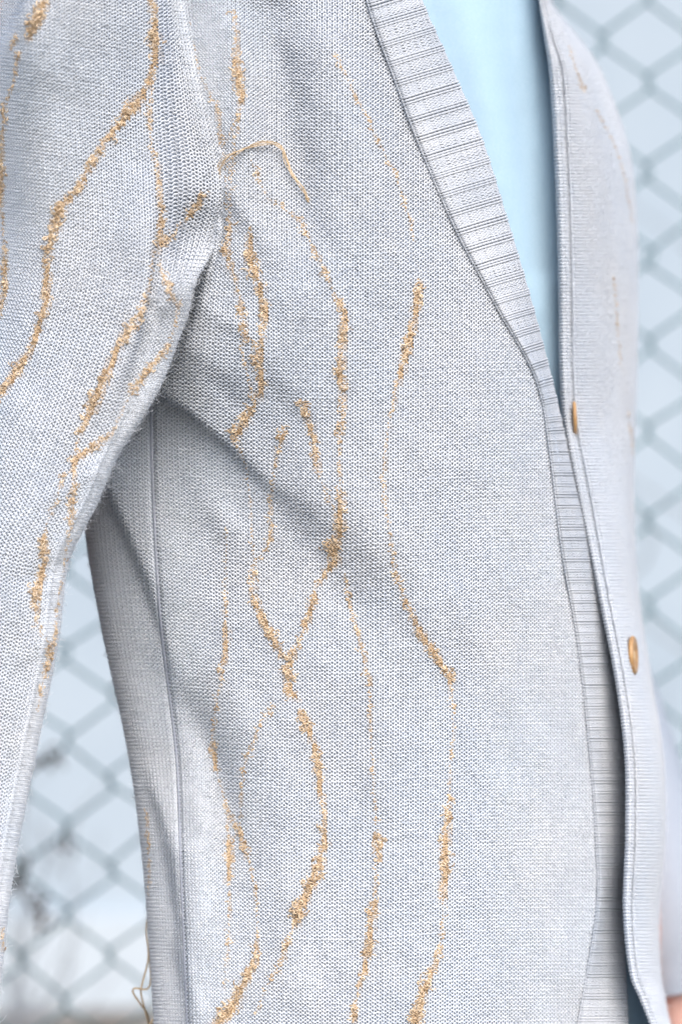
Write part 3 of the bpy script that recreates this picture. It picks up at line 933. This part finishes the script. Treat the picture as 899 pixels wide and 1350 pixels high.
# ------------------------------------------------------------------ shirt
shirt_knots = [(430, 20), (500, 16), (560, 20), (620, 31), (675, 43), (712, 52), (745, 67), (775, 95), (795, 170)]
SHG = []
for py in np.linspace(-150, 1500, 12):
    off = (py - 200) * .085 if py > 200 else (py - 200) * .03
    SHG.append([(min(px + off, np.interp(py, SI[:, 0], SI[:, 1]) - (14 if y > 100 else 8)) if y > 60 else px + off, py, y) for px, y in shirt_knots])
sh = Patch(SHG, [ridge([(600, -60), (650, 150), (705, 400)], [3, 4.5, 2], 30), ridge([(660, -60), (690, 150), (715, 350)], [-2, -4, -2], 22), ridge([(560, 0), (600, 120), (640, 250)], [-1, -1.5, 0], 20)], (8, 10), .5, 31)
shirt = sh.base("t_shirt", M_SHIRT, None, off=0)
tag(shirt, "pale aqua blue t shirt showing in the open neck of the cardigan", "t-shirt")

# ------------------------------------------------------------------ far sleeve of the other arm
AX = [(740, 900, .33), (800, 1040, .29), (860, 1160, .25), (896, 1250, .224), (908, 1312, .216)]
ax = cr_curve(np.array([P(*a) for a in AX]), 10)
def ring_tube(axis, radii, K=40):
    n = len(axis)
    T = np.gradient(axis, axis=0); T /= np.linalg.norm(T, axis=1, keepdims=True)
    A = np.cross(T, np.array([0, 1.0, 0])); A /= np.linalg.norm(A, axis=1, keepdims=True); B = np.cross(T, A)
    an = np.linspace(0, 2 * np.pi, K, endpoint=False)
    rad = np.interp(np.linspace(0, 1, n), np.linspace(0, 1, len(radii)), radii)
    wob = 1 + .04 * np.sin(3 * an)[None] * np.sin(np.linspace(0, 9, n))[:, None]
    V = axis[:, None] + (rad[:, None] * wob)[..., None] * (A[:, None] * np.cos(an)[None, :, None] + B[:, None] * np.sin(an)[None, :, None])
    idx = np.arange(n * K).reshape(n, K)
    F = np.stack([idx[:-1], np.roll(idx[:-1], -1, 1), np.roll(idx[1:], -1, 1), idx[1:]], -1).reshape(-1, 4)
    return V.reshape(-1, 3), F
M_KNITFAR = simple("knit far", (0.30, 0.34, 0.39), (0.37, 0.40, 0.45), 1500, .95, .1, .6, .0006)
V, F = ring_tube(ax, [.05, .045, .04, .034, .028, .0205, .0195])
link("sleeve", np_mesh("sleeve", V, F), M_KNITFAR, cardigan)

# ------------------------------------------------------------------ person
person = empty("person", (0.0, .20, 0))
tag(person, "person in a pale cardigan over an aqua t shirt, one hand hanging by the side", "person")
def skin_body():
    V, E, Rr = [], [], []
    def add(p, r, parent=None):
        V.append(tuple(p)); Rr.append(r)
        if parent is not None: E.append((parent, len(V) - 1))
        return len(V) - 1
    def chainp(start, pts):
        c = start
        for p, r in pts: c = add(p, r, c)
        return c
    cx, cy = .07, .20
    f = np.array([.90, -.436, 0]); l = np.array([.436, .90, 0])     # facing, towards the left arm
    o = np.array([cx, cy, 0])
    H = lambda a, b, z: o + f * a + l * b + np.array([0, 0, z])
    pel = add(H(0, 0, .95), .085)
    sp = chainp(pel, [(H(.0, 0, 1.1), .07), ((.02, .2, 1.25), .065), ((-.04, .2, 1.38), .055)])
    nk = chainp(sp, [((-.05, .2, 1.47), .05), ((-.04, .2, 1.55), .05), ((-.02, .19, 1.63), .075), ((-.02, .19, 1.72), .085), ((-.03, .2, 1.78), .05)])
    # right arm follows the near sleeve
    ra = chainp(sp, [(P(120, -180, .0), .045), (P(85, 200, .005), .036), (P(-30, 600, .005), .030), (P(-110, 1000, 0), .027), (P(-170, 1500, 0), .022)])
    # left arm follows the far sleeve
    la = chainp(sp, [(P(520, -190, .28), .035), (P(620, 300, .33), .033), (P(770, 960, .32), .022), (P(850, 1140, .26), .016), (P(908, 1290, .217), .0145), (P(910, 1335, .216), .016)])
    def hand(root, w0, side):
        w0 = np.array(w0)
        fw, dn = np.array([.85 * side, -.45, 0]), np.array([.0, 0, -1.0])
        pa = add(w0 + dn * .035, .017, root)
        for q, (off, ln) in enumerate(((-.030, .060), (-.010, .075), (.010, .080), (.028, .073))):
            b0 = add(w0 + dn * .075 + fw * off, .0105, pa)
            chainp(b0, [(w0 + dn * (.075 + ln * .45) + fw * (off * 1.1) + np.array([-.006, -.004, 0]), .009), (w0 + dn * (.075 + ln * .8) + fw * (off * 1.1) + np.array([-.016, -.01, 0]), .008), (w0 + dn * (.075 + ln) + fw * off * 1.1 + np.array([-.026, -.014, 0]), .006)])
        t0 = add(w0 + dn * .03 + fw * .030 + np.array([-.01, 0, 0]), .0115, pa)
        chainp(t0, [(w0 + dn * .06 + fw * .047 + np.array([-.012, 0, 0]), .010), (w0 + dn * .085 + fw * .052 + np.array([-.018, 0, 0]), .008)])
    hand(la, P(910, 1335, .216), 1)
    hand(ra, P(-170, 1500, 0), 1)
    for s_ in (-1, 1):
        chainp(pel, [(H(0, .095 * s_, .86), .085), (H(.01, .10 * s_, .48), .055), (H(-.01, .10 * s_, .10), .038), (H(.02, .10 * s_, .04), .036), (H(.15, .11 * s_, .03), .03)])
    me = bpy.data.meshes.new("body")
    me.from_pydata(V, E, [])
    ob = link("body", me, M_SKIN, person)
    md = ob.modifiers.new("skin", 'SKIN'); md.use_smooth_shade = True
    for i, r in enumerate(Rr): me.skin_vertices[0].data[i].radius = (r, r)
    me.skin_vertices[0].data[0].use_root = True
    sb = ob.modifiers.new("sub", 'SUBSURF'); sb.levels = 2; sb.render_levels = 2
    return ob, H
body_ob, H = skin_body()
# trousers, below the frame
for s_ in (-1, 1):
    axp = np.array([H(0, .085 * s_, .87), H(0, .09 * s_, .80), H(.01, .10 * s_, .48), H(-.01, .10 * s_, .08)])
    V, F = ring_tube(cr_curve(axp, 8), [.10, .10, .095, .085, .075])
    link("trouser_leg", np_mesh("trouser_leg", V, F), M_TROUSER, person)
